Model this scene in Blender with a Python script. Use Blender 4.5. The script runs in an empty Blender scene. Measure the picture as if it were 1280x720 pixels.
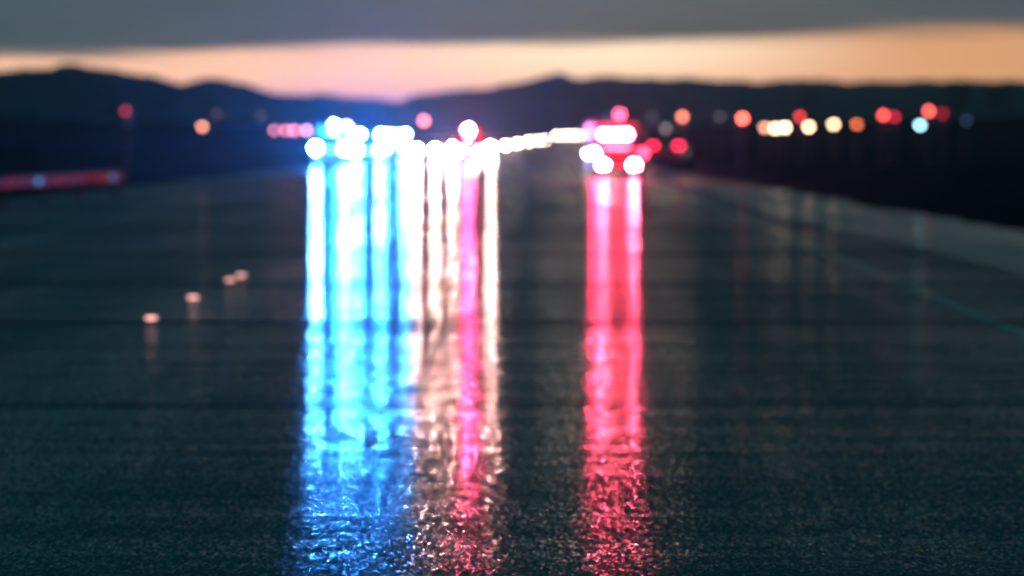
import bpy, bmesh, math, random
from mathutils import Vector, Matrix
R = math.radians
rnd = random.Random(11)
sc = bpy.context.scene
col = sc.collection

# ------------------------------------------------------------------ camera
F = 85.0 / 36.0 * 1280.0          # focal length in photograph pixels
H = 2.0
HOR = 165.0
cam_d = bpy.data.cameras.new('camera')
cam = bpy.data.objects.new('camera', cam_d)
col.objects.link(cam)
cam_d.lens = 85.0
cam_d.sensor_width = 36.0
cam_d.clip_start = 0.1
cam_d.clip_end = 30000.0
cam.location = (0, 0, H)
YAW = math.atan(25.0 / F)
cam.rotation_euler = (R(90) - math.atan((360 - HOR) / F), 0, YAW)
sc.camera = cam
cam_d.dof.use_dof = True
cam_d.dof.focus_distance = 9.9
cam_d.dof.aperture_fstop = 1.35
cam_d.dof.aperture_blades = 0
ROT = cam.rotation_euler.to_matrix()


def ray(px, py):
    return (ROT @ Vector(((px - 640) / F, (360 - py) / F, -1.0))).normalized()


def on_ground(px, py):
    r = ray(px, py)
    t = -H / r.z
    return Vector((r.x * t, r.y * t, 0))


def at_depth(px, py, Y):
    r = ray(px, py)
    t = Y / r.y
    return Vector((r.x * t, Y, H + r.z * t))


# ------------------------------------------------------------------ tags
def tag(o, label=None, cat=None, group=None, kind=None):
    if label: o['label'] = label
    if cat: o['category'] = cat
    if group: o['group'] = group
    if kind: o['kind'] = kind
    return o


def empty(name, loc=(0, 0, 0), rz=0):
    o = bpy.data.objects.new(name, None)
    o.empty_display_size = 0.3
    o.location = loc
    o.rotation_euler = (0, 0, rz)
    col.objects.link(o)
    return o


def copy_tree(o, parent=None):
    c = o.copy()
    col.objects.link(c)
    if parent is not None:
        c.parent = parent
    for ch in list(o.children):
        copy_tree(ch, c)
    return c


# ------------------------------------------------------------------ materials
def nt(m):
    m.use_nodes = True
    t = m.node_tree
    return t, t.nodes, t.links


def pbr(name, color, rough=0.5, metal=0.0, spec=0.5, noise=0.0, scale=4.0, coat=0.0, transmission=0.0, bump=0.0):
    m = bpy.data.materials.new(name)
    t, n, l = nt(m)
    b = n['Principled BSDF']
    b.inputs['Base Color'].default_value = (*color, 1)
    b.inputs['Roughness'].default_value = rough
    b.inputs['Metallic'].default_value = metal
    b.inputs['Specular IOR Level'].default_value = spec
    b.inputs['Coat Weight'].default_value = coat
    b.inputs['Transmission Weight'].default_value = transmission
    tc = n.new('ShaderNodeTexCoord')
    nz = n.new('ShaderNodeTexNoise')
    nz.inputs['Scale'].default_value = scale
    nz.inputs['Detail'].default_value = 6
    l.new(tc.outputs['Object'], nz.inputs['Vector'])
    if noise > 0:
        mx = n.new('ShaderNodeMix'); mx.data_type = 'RGBA'
        mx.inputs[6].default_value = (*[c * (1 - noise) for c in color], 1)
        mx.inputs[7].default_value = (*[min(1, c * (1 + noise)) for c in color], 1)
        l.new(nz.outputs['Fac'], mx.inputs[0])
        l.new(mx.outputs[2], b.inputs['Base Color'])
    if bump > 0:
        bp = n.new('ShaderNodeBump')
        bp.inputs['Strength'].default_value = bump
        l.new(nz.outputs['Fac'], bp.inputs['Height'])
        l.new(bp.outputs['Normal'], b.inputs['Normal'])
    return m


def emit(name, color, strength):
    m = bpy.data.materials.new(name)
    t, n, l = nt(m)
    n.remove(n['Principled BSDF'])
    e = n.new('ShaderNodeEmission')
    e.inputs['Color'].default_value = (*color, 1)
    e.inputs['Strength'].default_value = strength
    l.new(e.outputs[0], n['Material Output'].inputs['Surface'])
    return m


M = dict(
    white=pbr('white_paint', (0.75, 0.76, 0.78), 0.25, coat=0.6, noise=0.04),
    navy=pbr('navy_paint', (0.02, 0.035, 0.09), 0.25, coat=0.6, noise=0.1),
    black=pbr('black_paint', (0.012, 0.012, 0.014), 0.25, coat=0.6, noise=0.1),
    silver=pbr('silver_paint', (0.42, 0.43, 0.45), 0.3, metal=0.5, coat=0.5, noise=0.05),
    grey=pbr('grey_paint', (0.12, 0.125, 0.13), 0.3, coat=0.5, noise=0.1),
    red=pbr('red_paint', (0.45, 0.02, 0.02), 0.25, coat=0.6, noise=0.06),
    glass=pbr('dark_glass', (0.012, 0.015, 0.018), 0.05, spec=0.8),
    rubber=pbr('tyre_rubber', (0.018, 0.018, 0.018), 0.8, noise=0.3, scale=20),
    rim=pbr('rim_alloy', (0.45, 0.45, 0.46), 0.3, metal=1.0),
    trim=pbr('black_plastic', (0.02, 0.02, 0.02), 0.5, noise=0.2),
    chrome=pbr('chrome', (0.6, 0.6, 0.62), 0.15, metal=1.0),
    galv=pbr('galvanised_steel', (0.16, 0.165, 0.17), 0.6, metal=0.3, noise=0.2, scale=8),
    pole=pbr('painted_steel', (0.02, 0.022, 0.024), 0.8, metal=0.0, noise=0.2),
    plate=pbr('plate_white', (0.7, 0.7, 0.68), 0.5, noise=0.05),
    bark=pbr('bark', (0.06, 0.045, 0.035), 0.9, noise=0.4, scale=9, bump=0.5),
    leaf=pbr('dark_foliage', (0.03, 0.05, 0.028), 0.8, noise=0.4, scale=3),
    concrete=pbr('concrete_wall', (0.2, 0.2, 0.19), 0.85, noise=0.2, scale=3, bump=0.2),
)
K = 1.0
E = dict(
    blue=emit('blue_strobe_light', (0.012, 0.19, 0.95), 13000),
    bluewhite=emit('blue_white_headlight', (0.04, 0.25, 0.95), 15000),
    bluefar=emit('far_strobe_light', (0.03, 0.24, 0.95), 3500),
    bluedim=emit('pale_blue_lamp_light', (0.5, 0.55, 0.9), 12),
    head=emit('white_headlight', (1.0, 0.76, 0.58), 80),
    headbright=emit('bright_headlight', (1.0, 0.48, 0.42), 7500),
    headwarm=emit('warm_headlight', (1.0, 0.66, 0.46), 170),
    redbeacon=emit('red_beacon_light', (1.0, 0.03, 0.11), 14000),
    redbar=emit('red_warning_light', (1.0, 0.03, 0.10), 2000),
    firehead=emit('fire_engine_headlight', (1.0, 0.06, 0.13), 6000),
    firetop=emit('fire_engine_roof_light', (1.0, 0.05, 0.10), 800),
    tail=emit('tail_light', (1.0, 0.01, 0.05), 12),
)


def lamp_mat(name, c, s):
    if name not in bpy.data.materials:
        return emit(name, c, s)
    return bpy.data.materials[name]


# ------------------------------------------------------------------ mesh builder
class MB:
    def __init__(s):
        s.bm = bmesh.new()

    def box(s, x0, x1, y0, y1, z0, z1, bev=0.0):
        r = bmesh.ops.create_cube(s.bm, size=1)
        vs = r['verts']
        for v in vs:
            v.co = Vector(((x0 + x1) / 2 + v.co.x * (x1 - x0), (y0 + y1) / 2 + v.co.y * (y1 - y0), (z0 + z1) / 2 + v.co.z * (z1 - z0)))
        if bev > 0:
            es = list({e for v in vs for e in v.link_edges})
            bmesh.ops.bevel(s.bm, geom=es, offset=bev, segments=2, affect='EDGES', profile=0.5)
        return s

    def cyl(s, p0, p1, r0, r1=None, n=16):
        r1 = r0 if r1 is None else r1
        p0 = Vector(p0); p1 = Vector(p1)
        d = (p1 - p0)
        q = d.to_track_quat('Z', 'Y').to_matrix().to_4x4()
        bmesh.ops.create_cone(s.bm, cap_ends=True, segments=n, radius1=r0, radius2=r1, depth=d.length,
                              matrix=Matrix.Translation((p0 + p1) / 2) @ q)
        return s

    def lathe(s, prof, axis='X', n=24, c=(0, 0, 0)):
        rings = []
        for (a, r) in prof:
            ring = []
            for k in range(n):
                t = 2 * math.pi * k / n
                if axis == 'X': p = (a, r * math.cos(t), r * math.sin(t))
                elif axis == 'Y': p = (r * math.cos(t), a, r * math.sin(t))
                else: p = (r * math.cos(t), r * math.sin(t), a)
                ring.append(s.bm.verts.new(Vector(p) + Vector(c)))
            rings.append(ring)
        for i in range(len(rings) - 1):
            for k in range(n):
                s.bm.faces.new((rings[i][k], rings[i][(k + 1) % n], rings[i + 1][(k + 1) % n], rings[i + 1][k]))
        s.bm.faces.new(rings[0]); s.bm.faces.new(rings[-1])
        return s

    def loft(s, secs, cap=True):
        """secs: list of rings (lists of points, same count)"""
        rings = [[s.bm.verts.new(p) for p in ring] for ring in secs]
        n = len(rings[0])
        for i in range(len(rings) - 1):
            for k in range(n):
                s.bm.faces.new((rings[i][k], rings[i][(k + 1) % n], rings[i + 1][(k + 1) % n], rings[i + 1][k]))
        if cap:
            s.bm.faces.new(rings[0]); s.bm.faces.new(rings[-1])
        return s

    def build(s, name, mat, parent=None, smooth=False, sub=0):
        bmesh.ops.recalc_face_normals(s.bm, faces=s.bm.faces)
        me = bpy.data.meshes.new(name)
        s.bm.to_mesh(me); s.bm.free()
        me.materials.append(mat)
        if smooth:
            for p in me.polygons: p.use_smooth = True
        o = bpy.data.objects.new(name, me)
        col.objects.link(o)
        if parent is not None: o.parent = parent
        if sub:
            md = o.modifiers.new('sub', 'SUBSURF'); md.levels = sub; md.render_levels = sub
        return o


def sheet(name, rings, mat, z, kind='structure'):
    bm = bmesh.new()
    rows = [[bm.verts.new((x, y, z)) for x, y in row] for row in rings]
    for i in range(len(rows) - 1):
        for k in range(len(rows[0]) - 1):
            bm.faces.new((rows[i][k], rows[i][k + 1], rows[i + 1][k + 1], rows[i + 1][k]))
    bmesh.ops.recalc_face_normals(bm, faces=bm.faces)
    me = bpy.data.meshes.new(name); bm.to_mesh(me); bm.free()
    if me.polygons[0].normal.z < 0:
        me.flip_normals()
    me.materials.append(mat)
    o = bpy.data.objects.new(name, me); col.objects.link(o)
    if kind: o['kind'] = kind
    return o


# ------------------------------------------------------------------ wet asphalt
def wet_asphalt(name, base, r_lo, r_hi, aniso, grain, wave, seed=0.0, coat=0.0, thr=0.53):
    m = bpy.data.materials.new(name)
    t, n, l = nt(m)
    b = n['Principled BSDF']
    b.inputs['IOR'].default_value = 1.36
    tc = n.new('ShaderNodeTexCoord')

    def mapped(sx, sy, off=0):
        mp = n.new('ShaderNodeMapping')
        mp.inputs['Scale'].default_value = (sx, sy, 1)
        mp.inputs['Location'].default_value = (off + seed, off * 1.7, 0)
        l.new(tc.outputs['Object'], mp.inputs['Vector'])
        return mp.outputs[0]

    def noise(vec, scale, detail=4, rough=0.5):
        z = n.new('ShaderNodeTexNoise')
        z.inputs['Scale'].default_value = scale
        z.inputs['Detail'].default_value = detail
        z.inputs['Roughness'].default_value = rough
        l.new(vec, z.inputs['Vector'])
        return z.outputs['Fac']

    def rng(src, a0, a1, b0, b1):
        r = n.new('ShaderNodeMapRange')
        r.inputs[1].default_value = a0; r.inputs[2].default_value = a1
        r.inputs[3].default_value = b0; r.inputs[4].default_value = b1
        l.new(src, r.inputs[0])
        return r.outputs[0]

    def math_(op, a, bb):
        q = n.new('ShaderNodeMath'); q.operation = op
        for i, v in enumerate((a, bb)):
            if isinstance(v, (int, float)): q.inputs[i].default_value = v
            else: l.new(v, q.inputs[i])
        return q.outputs[0]
    grain_n = noise(mapped(1, 1), 38, 3, 0.6)
    patch = noise(mapped(0.35, 0.09, 3), 1.0, 5, 0.55)       # long patches of standing water
    bands = noise(mapped(0.05, 1.1, 7), 1.0, 4, 0.65)          # ripples across the road
    lanes = noise(mapped(0.8, 0.012, 13), 1.0, 3, 0.5)         # wheel tracks along the road
    # colour
    ramp = n.new('ShaderNodeMix'); ramp.data_type = 'RGBA'
    ramp.inputs[6].default_value = (*[c * 0.6 for c in base], 1)
    ramp.inputs[7].default_value = (*[c * 1.5 for c in base], 1)
    l.new(math_('ADD', math_('MULTIPLY', grain_n, 0.5), math_('MULTIPLY', patch, 0.5)), ramp.inputs[0])
    l.new(ramp.outputs[2], b.inputs['Base Color'])
    # roughness : patches + bands + lanes
    s = math_('ADD', math_('MULTIPLY', rng(bands, 0.3, 0.7, 0, 1), 0.35),
              math_('ADD', math_('MULTIPLY', rng(patch, 0.3, 0.7, 0, 1), 0.3), math_('MULTIPLY', rng(lanes, 0.3, 0.7, 0, 1), 0.35)))
    l.new(rng(s, 0.15, 0.85, r_lo, r_hi), b.inputs['Roughness'])
    l.new(rng(s, 0.25, 0.9, 0.62, 0.22), b.inputs['Specular IOR Level'])
    b.inputs['Anisotropic'].default_value = aniso
    tan = n.new('ShaderNodeCombineXYZ'); tan.inputs[0].default_value = 0.0; tan.inputs[1].default_value = 1.0
    l.new(tan.outputs[0], b.inputs['Tangent'])
    # water film : a coat, thinner where the ripples and patches run dry
    b.inputs['Coat IOR'].default_value = 1.33
    l.new(rng(s, 0.15, 0.85, coat, coat * 0.25), b.inputs['Coat Weight'])
    l.new(rng(s, 0.15, 0.85, 0.05, 0.13), b.inputs['Coat Roughness'])
    # bump : aggregate grain + low waves across the road
    wv = noise(mapped(0.12, 2.2, 21), 1.0, 5, 0.6)
    b1 = n.new('ShaderNodeBump'); b1.inputs['Strength'].default_value = 1.0; b1.inputs['Distance'].default_value = wave
    l.new(wv, b1.inputs['Height'])
    b2 = n.new('ShaderNodeBump'); b2.inputs['Strength'].default_value = 1.0; b2.inputs['Distance'].default_value = grain
    l.new(grain_n, b2.inputs['Height'])
    l.new(b1.outputs[0], b2.inputs['Normal'])
    l.new(b2.outputs[0], b.inputs['Normal'])
    l.new(b2.outputs[0], b.inputs['Coat Normal'])
    # every stone of the aggregate tilts its own way
    vor = n.new('ShaderNodeTexVoronoi'); vor.inputs['Scale'].default_value = 84
    l.new(mapped(1.0, 0.42, 61), vor.inputs['Vector'])
    sub = n.new('ShaderNodeVectorMath'); sub.operation = 'SUBTRACT'; sub.inputs[1].default_value = (0.5, 0.5, 0.5)
    l.new(vor.outputs['Color'], sub.inputs[0])
    mul = n.new('ShaderNodeVectorMath'); mul.operation = 'MULTIPLY'; mul.inputs[1].default_value = (0.12, 0.29, 0.0)
    l.new(sub.outputs[0], mul.inputs[0])
    for srcn, dst in ((b2.outputs[0], 'Normal'), (b1.outputs[0], 'Coat Normal')):
        av = n.new('ShaderNodeVectorMath'); av.operation = 'ADD'
        l.new(srcn, av.inputs[0]); l.new(mul.outputs[0], av.inputs[1])
        nv = n.new('ShaderNodeVectorMath'); nv.operation = 'NORMALIZE'
        l.new(av.outputs[0], nv.inputs[0])
        if dst == 'Normal': l.new(nv.outputs[0], b.inputs[dst])
        else:
            mul2 = n.new('ShaderNodeVectorMath'); mul2.operation = 'MULTIPLY'; mul2.inputs[1].default_value = (0.35, 0.5, 0.0)
            l.new(mul.outputs[0], mul2.inputs[0]); l.new(mul2.outputs[0], av.inputs[1]); l.new(nv.outputs[0], b.inputs[dst])
    # stones standing dry above the water film, more of them along the dry ripple bands
    sv = n.new('ShaderNodeSeparateXYZ'); l.new(vor.outputs['Color'], sv.inputs[0])
    fine = rng(sv.outputs[2], 0, 1, 0.36, 0.66)
    bands2 = noise(mapped(0.10, 3.4, 51), 1.0, 3, 0.6)
    lim = math_('ADD', math_('ADD', rng(s, 0.15, 0.85, -0.07, 0.07), rng(bands2, 0.35, 0.65, -0.04, 0.04)), thr)
    wet = rng(math_('SUBTRACT', fine, lim), -0.06, 0.07, 0.12, 1.0)
    df = n.new('ShaderNodeBsdfDiffuse')
    l.new(ramp.outputs[2], df.inputs['Color'])
    mxs = n.new('ShaderNodeMixShader')
    l.new(wet, mxs.inputs[0]); l.new(df.outputs[0], mxs.inputs[1]); l.new(b.outputs[0], mxs.inputs[2])
    l.new(mxs.outputs[0], n['Material Output'].inputs['Surface'])
    return m


M['asphalt'] = wet_asphalt('wet_asphalt', (0.036, 0.058, 0.066), 0.21, 0.34, 0.95, 0.0006, 0.010, coat=0.5, thr=0.57)
M['shoulder'] = wet_asphalt('wet_shoulder', (0.13, 0.12, 0.11), 0.16, 0.34, 0.6, 0.0008, 0.003, 40, coat=0.6, thr=0.52)
M['line'] = wet_asphalt('worn_line_paint', (0.23, 0.20, 0.18), 0.20, 0.34, 0.9, 0.0025, 0.006, 9, coat=0.5)
M['joint'] = wet_asphalt('joint_filler', (0.012, 0.013, 0.014), 0.45, 0.6, 0.3, 0.003, 0.004, 19, thr=0.58)
M['soil'] = pbr('dark_verge', (0.009, 0.012, 0.009), 0.95, spec=0.0, noise=0.5, scale=0.6, bump=0.3)
M['hill'] = pbr('hill_scrub', (0.035, 0.042, 0.038), 1.0, spec=0.0, noise=0.4, scale=0.01)

# ground sheet
G = sheet('ground', [[(x, y) for x in (-9000, -60, 60, 9000)] for y in (-30, 30, 400, 12000)], M['soil'], 0.0)


# road
def interp(tab, y):
    if y <= tab[0][0]: return tab[0][1]
    for (a, va), (b, vb) in zip(tab, tab[1:]):
        if y <= b:
            return va + (vb - va) * (y - a) / (b - a)
    return tab[-1][1]


XL = [(-25, -22), (50, -17.0), (71, -15.6), (134, -12.6), (200, -11), (300, -9.5), (450, -6), (600, 0), (900, 14), (1500, 60)]
XR = [(-25, 8.2), (35, 7.0), (62, 5.9), (121, 6.2), (200, 6.3), (300, 7), (450, 9), (600, 14), (900, 27), (1500, 75)]
XS = [(-25, 13), (48, 9.9), (80, 8.6), (121, 7.0), (200, 6.8), (300, 7.5), (450, 9.5), (600, 14.5), (900, 27.5), (1500, 75.5)]
ys = [-25, 0, 10, 20, 30, 40, 50, 60, 71, 85, 100, 121, 134, 160, 200, 250, 300, 370, 450, 520, 600, 700, 800, 900, 1200, 1500]
sheet('road', [[(interp(XL, y) * (1 - k / 8) + interp(XR, y) * k / 8, y) for k in range(9)] for y in ys], M['asphalt'], 0.008)
sr = random.Random(5)
ysh = [-25 + 1.3 * i for i in range(140)] + [160, 200, 250, 300, 370, 450, 520, 600, 700, 800, 900, 1200, 1500]
edge_j = [0.0]
for _ in ysh: edge_j.append(0.7 * edge_j[-1] + sr.uniform(-0.22, 0.22))
sheet('shoulder', [[(interp(XR, y) * (1 - k / 3) + interp(XS, y) * k / 3 + (edge_j[j] if k == 3 else 0) - (0.5 if k == 0 else 0), y) for k in range(4)] for j, y in enumerate(ysh)], M['shoulder'], 0.004)


def marking(name, x, w, y0, y1, mat, z=0.012):
    n = max(2, int((y1 - y0) / 10))
    return sheet(name, [[(x - w / 2, y0 + (y1 - y0) * i / n), (x + w / 2, y0 + (y1 - y0) * i / n)] for i in range(n + 1)], mat, z)


marking('edge_line', 4.85, 0.16, -10, 150, M['line'])
# transverse joints filled with tar, one each few metres
for y, w in ((25.2, 0.24), (31.6, 0.42), (39.4, 0.65), (50.2, 1.1), (17.6, 0.05), (64, 1.0)):
    row = []
    for i in range(41):
        X = interp(XL, y) + 0.3 + (interp(XR, y) - interp(XL, y) - 0.6) * i / 40
        j = 0.12 * w * math.sin(i * 1.7 + y)
        row.append((X, y + j))
    sheet('road_joint', [[(a, b - w / 2) for a, b in row], [(a, b + w / 2) for a, b in row]], M['joint'], 0.012)

# ------------------------------------------------------------------ hills
def ridge(name, pts, Y, depth, seed, mat):
    """pts: skyline in photo pixels; the hill is a ridge of real height and depth at distance Y"""
    rr = random.Random(seed)
    nx, ny = 260, 16
    bm = bmesh.new()
    crest = []
    x0, x1 = pts[0][0], pts[-1][0]
    ph = [rr.uniform(0, 6.28) for _ in range(8)]
    for i in range(nx + 1):
        px = x0 + (x1 - x0) * i / nx
        py = interp(pts, px)
        py += 0.9 * math.sin(px * 0.11 + ph[0]) + 0.6 * math.sin(px * 0.27 + ph[1]) + 0.4 * math.sin(px * 0.61 + ph[2])
        crest.append(at_depth(px, py, Y))
    rows = []
    for j in range(ny + 1):
        v = j / ny * 2 - 1                       # -1 foot in front, 0 crest, 1 foot behind
        row = []
        for i, c in enumerate(crest):
            s = max(0.0, 1 - abs(v)) ** 1.25
            gully = 1 + 0.16 * (1 - s) * s * 4 * math.sin(i * 0.23 + ph[3] + 3 * v) + 0.08 * (1 - s) * s * 4 * math.sin(i * 0.71 + ph[4])
            z = -1 + (c.z + 1) * min(s * gully, 1.0)
            row.append(bm.verts.new((c.x, Y + v * depth, z)))
        rows.append(row)
    for j in range(ny):
        for i in range(nx):
            bm.faces.new((rows[j][i], rows[j][i + 1], rows[j + 1][i + 1], rows[j + 1][i]))
    bmesh.ops.recalc_face_normals(bm, faces=bm.faces)
    me = bpy.data.meshes.new(name); bm.to_mesh(me); bm.free()
    for p in me.polygons: p.use_smooth = True
    me.materials.append(mat)
    o = bpy.data.objects.new(name, me); col.objects.link(o)
    o['kind'] = 'structure'
    return o


ridge('hills', [(-900, 104), (-500, 84), (-200, 95), (0, 88), (60, 84), (85, 79), (110, 82), (150, 89), (190, 94), (210, 101), (228, 104), (250, 99),
                (275, 97), (300, 103), (330, 113), (390, 124), (460, 140), (560, 163)], 1300, 380, 3, M['hill'])
ridge('hills', [(200, 160), (300, 124), (360, 118), (400, 117), (440, 121), (500, 126), (520, 119), (560, 113), (600, 111), (640, 105), (675, 96), (700, 91), (722, 98), (740, 97), (762, 94), (800, 98),
                (850, 97), (900, 100), (950, 102), (1010, 98), (1050, 102), (1100, 101), (1190, 100), (1280, 101), (1500, 94), (1800, 106), (2300, 120)], 1900, 420, 5, M['hill'])
# low dark bank behind the verges
ridge('bank', [(-700, 152), (-100, 150), (0, 148), (120, 150), (240, 153), (340, 158), (420, 164)], 420, 60, 8, M['soil'])
ridge('bank', [(800, 165), (860, 158), (940, 153), (1100, 149), (1280, 146), (1700, 146), (2200, 150)], 520, 80, 9, M['soil'])

# ------------------------------------------------------------------ vehicles (built at origin, front towards -Y)
def ring(w, wt, zb, zt, y, bow=0.0):
    zm = zb + (zt - zb) * 0.55
    return [(-w * 0.86, y, zb), (w * 0.86, y, zb), (w, y, zb + 0.14), (w, y, zm), (wt, y, zt - 0.04), (wt * 0.86, y, zt),
            (-wt * 0.86, y, zt), (-wt, y, zt - 0.04), (-w, y, zm), (-w, y, zb + 0.14)]


def wheels(root, xs, ylist, r, w=0.22):
    for sx in (-1, 1):
        for y in ylist:
            t = MB().lathe([(-w / 2, r * 0.62), (-w / 2, r * 0.93), (-w * 0.32, r), (w * 0.32, r), (w / 2, r * 0.93), (w / 2, r * 0.62)]).build('wheel', M['rubber'], root, smooth=False)
            t.location = (sx * xs, y, r)
            rm = MB().lathe([(-w * 0.3, r * 0.6), (w * 0.3, r * 0.6), (w * 0.36, r * 0.2), (w * 0.42, r * 0.12)])
            for k in range(5):
                a = k * 2 * math.pi / 5
                rm.cyl((w * 0.34, 0, 0), (w * 0.34, r * 0.56 * math.cos(a), r * 0.56 * math.sin(a)), 0.035, 0.025, 6)
            o = rm.build('rim', M['rim'], t)
            if sx < 0: o.rotation_euler = (0, 0, math.pi)


def lens(root, x, y, z, r, mat, name='headlight', housing=True):
    o = MB().lathe([(-0.05, r * 0.72), (-0.035, r * 0.93), (0.0, r)], axis='Y', n=20).build(name, mat, root)
    o.location = (x, y, z)
    if housing:
        MB().lathe([(-0.02, r * 1.02), (-0.02, r * 1.14), (0.08, r * 1.14), (0.08, r * 1.02)], axis='Y', n=20).build('housing', M['trim'], o)
    return o


def make_car(name, paint, head=None, hr=0.15, hz=0.68, hx=0.68, suv=False, tail_lit=False):
    root = empty(name)
    g = 0.16 if suv else 0.0
    L = 2.35; w = 0.93 + g * 0.3
    zb = 0.26 + g * 0.3; zt = 0.96 + g
    secs = [ring(w * 0.80, w * 0.74, zb + 0.06, zt - 0.28, -L), ring(w * 0.93, w * 0.86, zb, zt - 0.16, -L + 0.12), ring(w, w * 0.93, zb, zt - 0.08, -L + 0.6),
            ring(w, w * 0.94, zb, zt, -0.95), ring(w, w * 0.94, zb, zt + 0.02, 0.2), ring(w, w * 0.93, zb, zt + 0.03, 1.5),
            ring(w * 0.96, w * 0.88, zb, zt, L - 0.1), ring(w * 0.86, w * 0.8, zb + 0.1, zt - 0.1, L)]
    MB().loft(secs).build('body', paint, root, smooth=True, sub=1)
    zr = zt + 0.52 + g * 0.5
    yb = 2.1 if suv else 1.75
    gh = [ring(w * 0.86, w * 0.84, zt - 0.10, zt - 0.01, -1.12), ring(w * 0.88, w * 0.74, zt - 0.1, zr - 0.16, -0.62), ring(w * 0.88, w * 0.7, zt - 0.1, zr, -0.25),
          ring(w * 0.88, w * 0.7, zt - 0.1, zr, 0.9), ring(w * 0.88, w * 0.7, zt - 0.1, zr - 0.06, yb - 0.45), ring(w * 0.85, w * 0.78, zt - 0.1, zt + 0.05, yb)]
    MB().loft(gh).build('windows', M['glass'], root, smooth=True)
    MB().loft([[(-w * 0.66, y, z), (w * 0.66, y, z), (w * 0.64, y, z + 0.035), (-w * 0.64, y, z + 0.035)] for y, z in ((-0.42, zr - 0.07), (-0.2, zr - 0.01), (0.9, zr - 0.01), (yb - 0.5, zr - 0.07))]).build('roof', paint, root, smooth=False)
    MB().box(-0.42, 0.42, -L - 0.03, -L + 0.06, zb + 0.22, zb + 0.4, 0.02).build('grille', M['trim'], root)
    MB().box(-w * 0.8, w * 0.8, -L - 0.05, -L + 0.08, zb + 0.02, zb + 0.16, 0.03).build('front_bumper', M['trim'], root)
    MB().box(-w * 0.8, w * 0.8, L - 0.06, L + 0.05, zb + 0.04, zb + 0.2, 0.03).build('rear_bumper', M['trim'], root)
    MB().box(-0.26, 0.26, -L - 0.07, -L - 0.055, zb + 0.05, zb + 0.15).build('number_plate', M['plate'], root)
    for s in (-1, 1):
        lens(root, s * hx, -L + (0.0 if hr < 0.2 else -0.03), hz, hr, head or M['chrome'])
        m = MB().box(s * (w + 0.02) - 0.1, s * (w + 0.02) + 0.1, -0.75, -0.6, zt + 0.0, zt + 0.14, 0.03).build('mirror', paint, root)
        MB().box(s * 0.62 - 0.16, s * 0.62 + 0.16, L - 0.03, L + 0.03, zt - 0.26, zt - 0.12, 0.02).build('tail_light', E['tail'] if tail_lit else M['red'], root)
        for yy in (-0.2, 0.85):
            MB().box(s * (w + 0.008) - 0.012, s * (w + 0.008) + 0.012, yy, yy + 0.14, zt - 0.15, zt - 0.12).build('door_handle', M['chrome'], root)
    wheels(root, w - 0.08, (-1.45, 1.42), 0.34 + g * 0.3)
    root['roof_z'] = zr + 0.03
    return root


def lightbar(root, z, y, half, mods, name='light_bar'):
    """mods: list of (x, width, mat) lit modules"""
    b = MB().box(-half, half, y - 0.14, y + 0.14, z, z + 0.05, 0.015).box(-half, half, y - 0.02, y + 0.1, z + 0.05, z + 0.13, 0.02)
    b.box(-half * 0.8, -half * 0.7, y - 0.05, y + 0.05, z - 0.05, z).box(half * 0.7, half * 0.8, y - 0.05, y + 0.05, z - 0.05, z)
    lb = b.build(name, M['trim'], root)
    for x, wd, r, mt in mods:
        o = MB().lathe([(-0.06, r * 0.7), (-0.03, r * 0.95), (0.02, r)], axis='Y', n=18).build('strobe', mt, lb)
        o.location = (x, y - 0.15, z + wd)
    return lb


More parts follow.
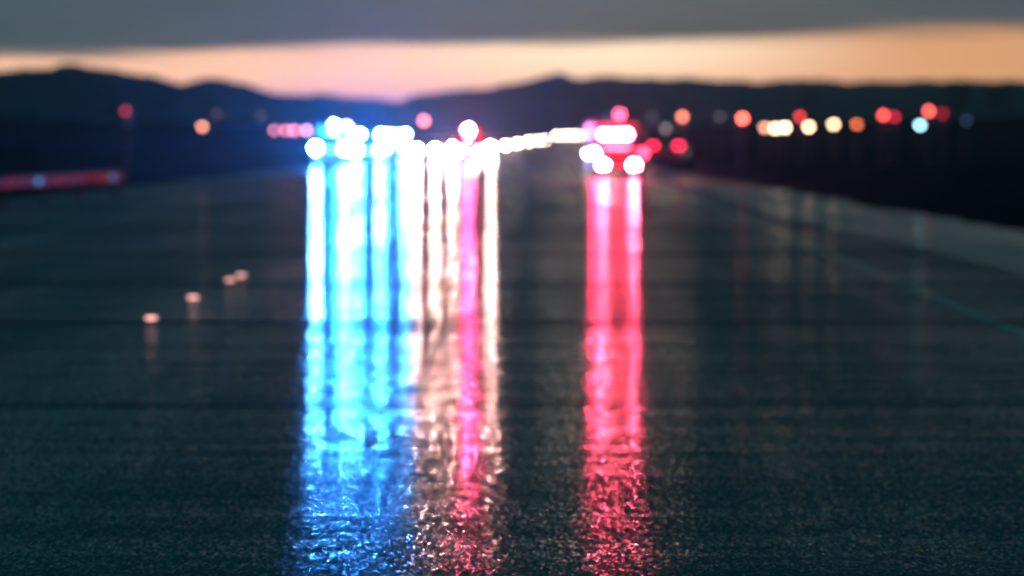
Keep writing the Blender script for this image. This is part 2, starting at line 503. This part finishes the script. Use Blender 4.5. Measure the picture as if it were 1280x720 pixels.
def make_box_vehicle(name, paint, W, HT, L, cab_h, head, hx, hz, hr, stripe=None):
    """van, ambulance or fire engine: a blunt cab with a tall body behind"""
    root = empty(name)
    w = W / 2; f = -L / 2
    cab = [ring(w * 0.9, w * 0.86, 0.42, 1.15, f), ring(w * 0.97, w * 0.9, 0.36, 1.32, f + 0.14), ring(w, w * 0.88, 0.36, cab_h - 0.25, f + 0.75),
           ring(w, w * 0.9, 0.36, cab_h, f + 1.15), ring(w, w * 0.92, 0.36, cab_h, f + 2.0)]
    MB().loft(cab).build('cab', paint, root, smooth=True)
    MB().box(-w, w, f + 2.005, L / 2, 0.45, HT, 0.06).build('body', paint, root)
    # windscreen lies proud of the cab's slanted front
    ws = [[(-w * 0.80, f + 0.12, 1.34), (w * 0.80, f + 0.12, 1.34), (w * 0.80, f + 0.20, 1.36), (-w * 0.80, f + 0.20, 1.36)],
          [(-w * 0.74, f + 0.66, cab_h - 0.27), (w * 0.74, f + 0.66, cab_h - 0.27), (w * 0.74, f + 0.74, cab_h - 0.25), (-w * 0.74, f + 0.74, cab_h - 0.25)]]
    MB().loft(ws).build('windscreen', M['glass'], root)
    for s in (-1, 1):
        MB().box(s * w - 0.012, s * w + 0.012, f + 1.0, f + 1.8, 1.25, cab_h - 0.35, 0.01).build('side_window', M['glass'], root)
        MB().box(s * (w + 0.12) - 0.09, s * (w + 0.12) + 0.09, f + 0.6, f + 0.72, 1.3, 1.68, 0.03).build('mirror', M['trim'], root)
        lens(root, s * hx, f - 0.03, hz, hr, head)
        MB().box(s * (w + 0.006) - 0.006, s * (w + 0.006) + 0.006, f + 2.1, L / 2 - 0.1, 1.0, 1.25).build('stripe', stripe or M['navy'], root)
        MB().box(s * w * 0.8 - 0.08, s * w * 0.8 + 0.08, L / 2 - 0.01, L / 2 + 0.03, 0.8, 1.1, 0.01).build('tail_light', M['red'], root)
    MB().box(-w * 0.5, w * 0.5, f - 0.03, f + 0.05, 0.72, 1.02, 0.02).build('grille', M['trim'], root)
    MB().box(-w, w, f - 0.12, f + 0.1, 0.36, 0.56, 0.04).build('front_bumper', M['chrome'], root)
    MB().box(-0.26, 0.26, f - 0.14, f - 0.125, 0.4, 0.51).build('number_plate', M['plate'], root)
    MB().box(-w * 0.9, w * 0.9, L / 2, L / 2 + 0.012, 0.6, HT - 0.15).build('rear_door', paint, root)
    wheels(root, w - 0.14, (f + 0.95, L / 2 - 1.1), 0.42, 0.26)
    return root


def place(root, px, yc, rz=0.0, front=2.35):
    p = on_ground(px, yc)
    root.location = (p.x, p.y + front, 0.008)
    root.rotation_euler = (0, 0, rz)
    return root


# police van : headlights at (395,185) (431,186)
van = make_box_vehicle('police_van', M['white'], 2.05, 2.25, 5.4, 2.1, E['bluewhite'], 0.80, 1.10, 0.20, M['navy'])
place(van, 413, 210, 0.0, 2.7)
lightbar(van, 2.27, -1.2, 0.98, [(0.1, 0.09, 0.12, E['blue']), (0.86, 0.09, 0.09, lamp_mat('pale_strobe', (0.55, 0.5, 1), 50)), (-0.8, 0.08, 0.09, M['navy'])])
tag(van, 'white police van at the left end of the blue lights, tallest of them', 'police van', 'emergency vehicles across the road')

# police car : headlights near (445,187) (475,187), roof strobes (447,172) (476,170)
pc = make_car('police_car', M['white'], E['bluewhite'], 0.17, 0.9, 0.72, suv=True)
place(pc, 460, 205)
lightbar(pc, pc['roof_z'] + 0.02, 0.2, 0.8, [(-0.66, 0.06, 0.13, E['blue']), (0.66, 0.06, 0.14, E['blue']), (0.0, 0.06, 0.07, M['navy'])])
tag(pc, 'police car beside the van, a blue strobe at each end of its roof bar', 'police car', 'emergency vehicles across the road')
pc2 = copy_tree(pc)
place(pc2, 494, 197)
for ch in pc2.children:                       # its strobes are fainter
    for g in ch.children:
        if g.name.startswith('strobe'):
            g.data = g.data.copy(); g.data.materials[0] = E['bluefar']
tag(pc2, 'police car furthest back, right end of the blue lights beside the white headlights', 'police car', 'emergency vehicles across the road')

# car with the strong red roof beacon (583,162)
rc = make_car('command_car', M['red'], E['head'], 0.16, 0.72, 0.68, suv=True)
place(rc, 587, 203)
lightbar(rc, 2.02, 0.2, 0.6, [(-0.12, 0.12, 0.17, E['redbeacon']), (0.45, 0.06, 0.07, M['red'])])
for mx in (-0.3, 0.3):
    MB().cyl((mx, 0.2, 1.6), (mx, 0.2, 2.02), 0.03).build('bar_mast', M['pole'], rc)
tag(rc, 'red command car with one bright red beacon raised over its roof, among the white headlights', 'command car', 'emergency vehicles across the road')

# fire engine : headlights (754,207) (792,207)
fe = make_box_vehicle('fire_engine', M['red'], 2.2, 2.45, 7.0, 2.4, E['firehead'], 0.64, 0.60, 0.15, M['white'])
place(fe, 773, 225, 0.0, 3.5)
lightbar(fe, 1.80, -3.35, 0.85, [(-0.62, 0.09, 0.13, E['firetop']), (-0.38, 0.09, 0.13, E['firetop']), (0.12, 0.09, 0.13, E['firetop']), (0.36, 0.09, 0.13, E['firetop']), (-0.1, 0.09, 0.13, E['firetop'])], 'light_bar')
for mx in (-0.7, 0.7):
    MB().cyl((mx, -3.35, 1.3), (mx, -3.35, 1.8), 0.03).build('bar_bracket', M['pole'], fe)
for x, z, r, mt in ((1.02, 1.12, 0.16, lamp_mat('red_side_light', (1, 0.03, 0.07), 26)), (-1.0, 1.1, 0.13, E['redbar'])):
    lens(fe, x, -3.62, z, r, mt, 'warning_light')
b = MB().cyl((0.1, -2.0, 2.46), (0.1, -2.0, 2.58), 0.1).build('beacon', M['trim'], fe)
MB().lathe([(2.58, 0.13), (2.8, 0.14), (2.86, 0.08)], axis='Z', n=18, c=(0.1, -2.0, 0)).build('beacon_lamp', lamp_mat('beacon_red', (1, 0.05, 0.11), 22), b)
MB().box(-0.3, 0.3, -0.5, 3.2, 2.46, 2.5, 0.01).box(-0.32, -0.27, -0.5, 3.2, 2.5, 2.6).box(0.27, 0.32, -0.5, 3.2, 2.5, 2.6).build('ladder', M['galv'], fe)
tag(fe, 'red fire engine facing the viewer, low white headlights and red warning lights', 'fire engine', 'emergency vehicles across the road')

# ordinary cars
car = make_car('car', M['silver'], E['head'], 0.16, 0.70, 0.68)
place(car, 750, 207)
tag(car, 'silver car half hidden behind the fire engine, left headlight showing', 'car', 'cars waiting with headlights on')
strong = copy_tree(car)
for ch in strong.children:
    if ch.name.startswith('headlight'):
        ch.data = ch.data.copy(); ch.data.materials[0] = E['headbright']
queue = [(533, 199, 'silver car at the front of the queue, nearest to the blue police cars'),
         (556, 196, 'second queued car from the blue police cars, bright headlights'),
         (568, 192, 'third queued car from the blue police cars, partly behind the red command car'),
         (604, 195, 'queued car just right of the red command car'),
         (624, 191, 'queued car second to the right of the red command car'),
         (640, 187.5, 'queued car third to the right of the red command car'),
         (655, 183.5, 'queued car fourth to the right of the red command car'),
         (668, 181, 'small queued car before the gap towards the fire engine'),
         (677, 180, 'far queued car, last of the unbroken row of white headlights')]
for i, (px, yc, lab) in enumerate(queue):
    c = strong if i == 0 else copy_tree(strong if i in (1, 3) else car)
    place(c, px, yc, -0.02)
    tag(c, lab, 'car', 'cars waiting with headlights on')
# far lorries on the bend : headlights and roof lamps seen at (700,168) (712,168) (725,168)
lor = make_box_vehicle('lorry', M['grey'], 2.4, 2.9, 8.0, 2.7, lamp_mat('lorry_headlight', (1.0, 0.72, 0.52), 60), 0.85, 1.25, 0.26, M['white'])
place(lor, 702, 176.8, 0.0, 4.0)
tag(lor, 'distant grey lorry on the bend, left one of two by the fire engine', 'lorry', 'lorries on the distant bend')
lo2 = copy_tree(lor)
place(lo2, 719, 176.2, 0.0, 4.0)
tag(lo2, 'distant grey lorry on the bend, right one of two by the fire engine', 'lorry', 'lorries on the distant bend')
# parked car facing away, on the right verge, dim red tail lights
pk = make_car('car', M['red'], None, 0.13, tail_lit=True)
place(pk, 842, 206, R(168), 2.35)
tag(pk, 'parked red car on the right verge beside the fire engine, dim red tail lights', 'car')
for ch in pk.children:
    if ch.name.startswith('tail_light'):
        ch.scale = (1.3, 1, 1.5)


# ------------------------------------------------------------------ lights on posts
def signal(px, py, k, color, strength, r, label, name='traffic_signal', double=False, grp='red traffic signals across the fields'):
    """k = photo pixels per metre at its distance"""
    Y = F / k
    p = at_depth(px, py, Y)
    root = empty(name, (p.x, p.y, 0))
    z = p.z
    MB().cyl((0, 0.18, 0), (0, 0.18, z + 0.5), 0.07, 0.055, 10).cyl((0, 0.18, 0), (0, 0.18, 0.25), 0.14, 0.11, 10).build('pole', M['pole'], root)
    hd = MB().box(-0.2, 0.2, -0.08, 0.12, z - 0.85, z + 0.28, 0.03).build('signal_head', M['trim'], root)
    m = emit(name + '_light', color, strength)
    o = MB().lathe([(-0.05, r * 0.7), (-0.03, r * 0.95), (0.0, r)], axis='Y', n=18).build('lamp', m, root)
    o.location = (0, -0.085, z)
    for dz in (-0.35, -0.66):
        d = MB().lathe([(-0.03, 0.08), (-0.01, 0.11), (0.0, 0.115)], axis='Y', n=14).build('dark_lamp', M['glass'], hd)
        d.location = (0, -0.085, z + dz)
    tag(root, label, 'traffic signal', grp)
    return root


def street_lamp(px, py, k, color, strength, r, label, grp='street lamps in the distance'):
    Y = F / k
    p = at_depth(px, py, Y)
    root = empty('street_lamp', (p.x, p.y, 0))
    z = p.z
    MB().cyl((0, 0.5, 0), (0, 0.5, z + 0.15), 0.07, 0.045, 10).cyl((0, 0.5, 0), (0, 0.5, 0.4), 0.11, 0.1, 10).build('pole', M['pole'], root)
    MB().cyl((0, 0.5, z + 0.13), (0, 0, z + r + 0.04), 0.035, 0.03, 8).build('arm', M['pole'], root)
    MB().lathe([(z + r * 0.55, r * 1.0), (z + r * 0.8, r * 0.8), (z + r * 1.15, r * 0.3)], axis='Z', n=18).build('shade', M['pole'], root)
    MB().lathe([(z - r, r * 0.25), (z - r * 0.8, r * 0.62), (z - r * 0.3, r * 0.95), (z + r * 0.3, r * 0.95), (z + r * 0.53, r * 0.8)], axis='Z', n=18).build('lamp', emit('street_lamp_light', color, strength), root)
    tag(root, label, 'street lamp', grp)
    return root


RED = (1.0, 0.10, 0.08); OR = (1.0, 0.24, 0.10); CRIM = (1.0, 0.02, 0.06)
signal(157, 139, 20, CRIM, 2.6, 0.13, 'lone red traffic signal in the dark on the far left')
signal(530, 151, 22, (1.0, 0.22, 0.26), 11, 0.17, 'pinkish red traffic signal standing above the white headlights')
signal(853, 146, 20, (1.0, 0.22, 0.13), 9, 0.17, 'orange red traffic signal just right of the fire engine')
signal(928, 148, 20, (1.0, 0.10, 0.07), 24, 0.17, 'red traffic signal left of the pale lamps, mirrored on the wet shoulder')
signal(1000, 146, 19, (1.0, 0.06, 0.06), 7, 0.15, 'red traffic signal behind the cluster of pale lamps')
signal(1104, 144, 20, (1.0, 0.09, 0.07), 11, 0.16, 'bright red traffic signal, left of a close pair')
signal(1118, 146, 19, CRIM, 5, 0.14, 'dim crimson traffic signal, right of a close pair')
signal(1161, 139, 20, (1.0, 0.10, 0.08), 12, 0.17, 'highest red traffic signal on the right, over the pale blue lamp')
signal(1178, 142, 19, CRIM, 2.2, 0.15, 'dim red traffic signal rightmost of all')
WARM = (1.0, 0.62, 0.34)
street_lamp(253, 158, 16, (1.0, 0.36, 0.24), 9, 0.2, 'peach street lamp alone left of the pink lamp board')
street_lamp(271, 142, 16, (0.6, 0.35, 0.4), 0.55, 0.2, 'very faint street lamp above the peach lamp')
street_lamp(326, 144, 16, (0.5, 0.5, 0.7), 0.6, 0.2, 'faint grey street lamp above the left end of the lamp board')
street_lamp(956, 159, 16, (1.0, 0.45, 0.26), 8, 0.22, 'dull peach lamp at the left end of the pale lamp row')
street_lamp(969, 160, 16, WARM, 20, 0.22, 'second lamp from the left in the pale lamp row')
street_lamp(981, 159, 16, (1.0, 0.68, 0.42), 22, 0.22, 'third lamp from the left in the pale lamp row')
street_lamp(1011, 158, 16, WARM, 19, 0.22, 'cream street lamp below the red signal and right of a close pair')
street_lamp(1042, 155, 16, WARM, 15, 0.22, 'cream street lamp alone between a cream lamp and an orange one')
street_lamp(1071, 155, 16, (1.0, 0.20, 0.07), 7, 0.2, 'orange street lamp at the right end of the warm row')
street_lamp(1150, 156, 16, (0.42, 0.85, 1.0), 13, 0.2, 'pale blue street lamp under the highest red signal')
street_lamp(815, 145, 16, (0.5, 0.5, 0.6), 0.5, 0.2, 'faint grey street lamp above right of the fire engine')
street_lamp(832, 160, 18, (0.8, 0.75, 0.7), 1.1, 0.2, 'faint white street lamp right behind the fire engine')
street_lamp(900, 145, 16, (0.55, 0.5, 0.5), 0.7, 0.2, 'faint grey street lamp left of the mirrored red signal')
street_lamp(1208, 150, 16, (0.15, 0.3, 0.6), 0.7, 0.2, 'faint blue street lamp furthest right')

# board with pink lamps (343..385,163)
p = at_depth(364, 163, F / 14)
wb = empty('lamp_board', (p.x, p.y, 0))
MB().cyl((-1.3, 0.1, 0), (-1.3, 0.1, 2.4), 0.05).cyl((1.3, 0.1, 0), (1.3, 0.1, 2.4), 0.05).build('post', M['pole'], wb)
MB().box(-2.0, 2.0, 0, 0.05, p.z - 0.3, p.z + 0.3, 0.02).build('board', M['trim'], wb)
for x, s in ((-1.5, 7), (-0.45, 9), (0.3, 12), (1.4, 13)):
    lens(wb, x, -0.02, p.z, 0.18, emit('pink_lamp_light', (1.0, 0.28, 0.42) if x < 0.5 else (0.85, 0.4, 0.75), s), 'lamp', False)
tag(wb, 'dark roadside board on posts with a row of pink lamps left of the police van', 'lamp board')

# guardrail with glowing blocks added for its red and blue reflections (0,236)..(145,221)
a = on_ground(-260, 300); a = Vector((-17.8, 44, 0)); bpt = Vector((-12.9, 76, 0))
gr = empty('guardrail', (a.x, a.y, 0), math.atan2(bpt.y - a.y, bpt.x - a.x))
Lg = (bpt - a).length
prof = [(0.0, 0.46), (-0.05, 0.50), (-0.05, 0.56), (0.0, 0.61), (-0.05, 0.66), (-0.05, 0.72), (0.0, 0.76), (0.012, 0.76), (-0.03, 0.71), (0.012, 0.61), (-0.03, 0.51), (0.012, 0.46)]
MB().loft([[(x, yy, zz) for yy, zz in prof] for x in (0, Lg)]).build('beam', M['galv'], gr)
for k in range(11):
    x = 0.5 + (Lg - 1) * k / 10
    MB().box(x - 0.05, x + 0.05, 0.02, 0.14, 0, 0.74, 0.005).build('post', M['bark'], gr)
BL = (0.05, 0.33, 0.9)
cols = [(21.9, (.35, .12, .6), .6), (22.6, (.8, .08, .3), 0.7), (23.3, (.45, .15, .6), .6), (24.0, (0.3, 0.2, 0.7), 0.6), (24.8, BL, 3.0), (25.7, (.35, .15, .7), .6), (26.5, (0.6, 0.12, 0.4), 0.8), (27.4, (0.35, .14, .65), 0.8), (28.3, (.5, .1, .5), 0.7), (29.2, CRIM, 0.6), (30.3, CRIM, 1.2), (31.3, (0.08, 0.36, 0.9), 1.6)]
for x, c, s in cols:
    o = MB().box(-0.16, 0.16, -0.04, 0.0, -0.07, 0.07, 0.02).build('reflection_block', emit('reflection_glow', c, s * (0.28 if c[2] < 0.2 else 0.45)), gr)
    o.location = (x * Lg / 32.4, -0.055, 0.61)
tag(gr, 'steel guardrail along the left road edge with added blocks glowing as dim red and blue reflections', 'guardrail')

# raised road studs (190,400) (242,374) (287,352) (302,346)
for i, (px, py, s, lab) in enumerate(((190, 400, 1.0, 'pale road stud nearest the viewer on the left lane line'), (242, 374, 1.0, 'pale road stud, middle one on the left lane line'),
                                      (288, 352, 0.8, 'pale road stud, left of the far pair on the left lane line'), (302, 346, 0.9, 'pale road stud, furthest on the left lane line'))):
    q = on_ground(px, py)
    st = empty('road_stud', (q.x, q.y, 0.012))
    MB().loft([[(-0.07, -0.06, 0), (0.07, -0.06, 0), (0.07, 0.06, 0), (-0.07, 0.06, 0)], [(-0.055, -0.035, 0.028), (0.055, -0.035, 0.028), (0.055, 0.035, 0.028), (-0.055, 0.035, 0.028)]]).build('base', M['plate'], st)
    MB().loft([[(-0.055, -0.064, 0.004), (0.055, -0.064, 0.004), (0.055, -0.058, 0.004), (-0.055, -0.058, 0.004)], [(-0.048, -0.045, 0.026), (0.048, -0.045, 0.026), (0.048, -0.038, 0.026), (-0.048, -0.038, 0.026)]]).build('reflector', emit('stud_glint_glow', (1.0, 0.45, 0.4), 3.2 * s), st)  # emissive face stands in for light thrown back by the reflector
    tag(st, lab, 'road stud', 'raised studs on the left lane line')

# ------------------------------------------------------------------ trees on the skyline
def tree(px, Y, h, label, seed, grp):
    rr = random.Random(seed)
    p = at_depth(px, 160, Y)
    root = empty('tree', (p.x, Y, 0))
    tb = MB().cyl((0, 0, -0.5), (0, 0, h * 0.55), h * 0.03, h * 0.015, 8)
    for k in range(6):
        a = rr.uniform(0, 6.28); z0 = h * rr.uniform(0.3, 0.5)
        tb.cyl((0, 0, z0), (math.cos(a) * h * 0.2, math.sin(a) * h * 0.2, z0 + h * 0.25), h * 0.012, h * 0.004, 5)
    tb.build('trunk', M['bark'], root)
    bm = bmesh.new()
    cl = [(Vector((rr.uniform(-.2, .2) * h, rr.uniform(-.2, .2) * h, h * rr.uniform(0.42, 0.88))), h * rr.uniform(.09, .17)) for _ in range(11)]
    for c, r in cl:
        for _ in range(70):
            d = Vector((rr.gauss(0, 1), rr.gauss(0, 1), rr.gauss(0, 1))).normalized() * r * rr.uniform(.5, 1.05)
            q = c + d
            s = h * 0.018
            t1 = Vector((rr.gauss(0, 1), rr.gauss(0, 1), rr.gauss(0, 1))).normalized() * s
            t2 = t1.cross(Vector((rr.gauss(0, 1), rr.gauss(0, 1), rr.gauss(0, 1)))).normalized() * s
            bm.faces.new([bm.verts.new(q + t1), bm.verts.new(q + t2), bm.verts.new(q - t1), bm.verts.new(q - t2)])
    me = bpy.data.meshes.new('crown'); bm.to_mesh(me); bm.free(); me.materials.append(M['leaf'])
    o = bpy.data.objects.new('crown', me); col.objects.link(o); o.parent = root
    tag(root, label, 'tree', grp)


tree(1195, 900, 22, 'tall dark tree breaking the skyline on the right', 4, None)
tree(1252, 900, 21, 'tall dark tree breaking the skyline near the right edge of the picture', 6, None)
tree(1010, 1000, 20.5, 'broad dark tree on the skyline above the cream lamps', 7, None)

# ------------------------------------------------------------------ haze
hz = MB().box(-4000, 4000, -60, 2450, -2.2, 130).build('haze', bpy.data.materials.new('haze_air'))
hm = hz.data.materials[0]
t, n, l = nt(hm)
n.remove(n['Principled BSDF'])
pv = n.new('ShaderNodeVolumePrincipled')
pv.inputs['Color'].default_value = (0.45, 0.8, 1.0, 1)
pv.inputs['Density'].default_value = 0.0001
pv.inputs['Anisotropy'].default_value = 0.86
l.new(pv.outputs[0], n['Material Output'].inputs['Volume'])
hz['kind'] = 'stuff'

# ------------------------------------------------------------------ world
w = bpy.data.worlds.new('World'); sc.world = w
w.use_nodes = True
t = w.node_tree; n = t.nodes; l = t.links
n.clear()
out = n.new('ShaderNodeOutputWorld')
tc = n.new('ShaderNodeTexCoord')
sx = n.new('ShaderNodeSeparateXYZ')
l.new(tc.outputs['Generated'], sx.inputs[0])


def mt(op, a, b=None, c=None, clamp=False):
    q = n.new('ShaderNodeMath'); q.operation = op; q.use_clamp = clamp
    for i, v in enumerate((a, b, c)):
        if v is None: continue
        if isinstance(v, (int, float)): q.inputs[i].default_value = v
        else: l.new(v, q.inputs[i])
    return q.outputs[0]


def mr(v, a0, a1, b0, b1, smooth=True):
    r = n.new('ShaderNodeMapRange')
    if smooth: r.interpolation_type = 'SMOOTHSTEP'
    r.inputs[1].default_value = a0; r.inputs[2].default_value = a1
    r.inputs[3].default_value = b0; r.inputs[4].default_value = b1
    l.new(v, r.inputs[0])
    return r.outputs[0]


def mixc(f, a, b):
    m = n.new('ShaderNodeMix'); m.data_type = 'RGBA'
    for i, v in ((0, f), (6, a), (7, b)):
        if isinstance(v, tuple): m.inputs[i].default_value = (*v, 1)
        elif isinstance(v, (int, float)): m.inputs[i].default_value = v
        else: l.new(v, m.inputs[i])
    return m.outputs[2]


X, Y, Z = sx.outputs
u = mt('DIVIDE', X, mt('MAXIMUM', mt('ABSOLUTE', Y), 0.05))
mp = n.new('ShaderNodeMapping'); mp.inputs['Scale'].default_value = (9, 9, 170)
l.new(tc.outputs['Generated'], mp.inputs['Vector'])
nz = n.new('ShaderNodeTexNoise'); nz.inputs['Scale'].default_value = 1.0; nz.inputs['Detail'].default_value = 5; nz.inputs['Roughness'].default_value = 0.5
l.new(mp.outputs[0], nz.inputs['Vector'])
nzf = mt('SUBTRACT', nz.outputs['Fac'], 0.5)
# lower edge of the cloud deck as elevation, tilting up to the right
edge = mt('ADD', mt('ADD', 0.0358, mt('MULTIPLY', u, 0.022)), mt('MULTIPLY', nzf, 0.011))
diff = mt('SUBTRACT', Z, edge)
cloud = mr(diff, -0.0025, 0.0035, 0, 1)
# low cloud bank on the far left
leftc = mt('MULTIPLY', mr(u, -0.19, -0.13, 1, 0), mr(mt('ADD', Z, mt('MULTIPLY', nzf, 0.006)), 0.028, 0.0315, 0, 1))
cloud = mt('MAXIMUM', cloud, mt('MULTIPLY', leftc, 0.85))
# a thin bright slit over the cloud edge on the right
slit = mt('MULTIPLY', mr(u, 0.11, 0.17, 0, 1), mt('MULTIPLY', mr(Z, 0.0430, 0.0438, 0, 1), mr(Z, 0.0440, 0.0452, 1, 0)))
# glow band colours
glow_lr = mixc(mr(u, -0.12, 0.22, 0, 1), (0.95, 0.55, 0.36), (0.64, 0.32, 0.155))
mid = mr(mt('ABSOLUTE', mt('SUBTRACT', u, 0.03)), 0.0, 0.13, 1, 0)
glow = mixc(mt('MULTIPLY', mid, mr(Z, 0.018, 0.032, 0.35, 1)), glow_lr, (1.0, 0.78, 0.54))
glow = mixc(mr(Z, 0.012, 0.024, 1, 0), glow, (0.75, 0.36, 0.36))
glow = mixc(mr(mt('ABSOLUTE', u), 0.25, 1.2, 0, 1), glow, (0.12, 0.11, 0.13))
# cloud deck, mottled; brighter teal bands added out of view to tint the road
mp2 = n.new('ShaderNodeMapping'); mp2.inputs['Scale'].default_value = (4, 4, 26)
l.new(tc.outputs['Generated'], mp2.inputs['Vector'])
nz2 = n.new('ShaderNodeTexNoise'); nz2.inputs['Scale'].default_value = 1.0; nz2.inputs['Detail'].default_value = 5
l.new(mp2.outputs[0], nz2.inputs['Vector'])
deck = mixc(mr(nz2.outputs['Fac'], 0.3, 0.7, 0, 1), (0.013, 0.053, 0.070), (0.030, 0.078, 0.097))
deck = mixc(mr(Z, 0.056, 0.075, 0, 1), deck, (0.014, 0.125, 0.170))  # added teal band above the view, for the road to reflect
deck = mixc(mr(Z, 0.11, 0.22, 0, 1), deck, (0.003, 0.020, 0.030))
deck = mixc(mr(Z, 0.28, 0.8, 0, 1), deck, (0.010, 0.16, 0.20))  # zenith raised to add teal diffuse light on the road
colr = mixc(cloud, glow, deck)
colr = mixc(mt('MULTIPLY', slit, 0.25), colr, (0.62, 0.34, 0.24))
sky = n.new('ShaderNodeTexSky'); sky.sky_type = 'NISHITA'; sky.sun_disc = False
sky.sun_elevation = R(1.0); sky.sun_rotation = R(2)
bgA = n.new('ShaderNodeBackground'); l.new(sky.outputs[0], bgA.inputs[0]); bgA.inputs[1].default_value = 0.004
bgB = n.new('ShaderNodeBackground'); l.new(colr, bgB.inputs[0]); bgB.inputs[1].default_value = 1.25
ad = n.new('ShaderNodeAddShader')
l.new(bgA.outputs[0], ad.inputs[0]); l.new(bgB.outputs[0], ad.inputs[1])
l.new(ad.outputs[0], out.inputs['Surface'])

# last sunlight, very weak, from just over the horizon ahead
sd = bpy.data.lights.new('sun', 'SUN'); sd.energy = 0.02; sd.angle = R(4); sd.color = (1, 0.7, 0.5)
so = bpy.data.objects.new('sun', sd); col.objects.link(so)
so.rotation_euler = (R(-89), 0, R(-2))

# ------------------------------------------------------------------ render
sc.view_settings.view_transform = 'Standard'
sc.view_settings.look = 'None'
sc.view_settings.exposure = 0
sc.view_settings.gamma = 1
c = sc.cycles
c.use_adaptive_sampling = False
c.use_denoising = True
try:
    c.denoiser = 'OPENIMAGEDENOISE'; c.denoising_input_passes = 'RGB_ALBEDO_NORMAL'
except Exception:
    pass
c.max_bounces = 6; c.diffuse_bounces = 2; c.glossy_bounces = 4; c.volume_bounces = 0; c.transmission_bounces = 4
c.sample_clamp_indirect = 8
c.sample_clamp_direct = 0
c.filter_width = 1.9
c.use_light_tree = True
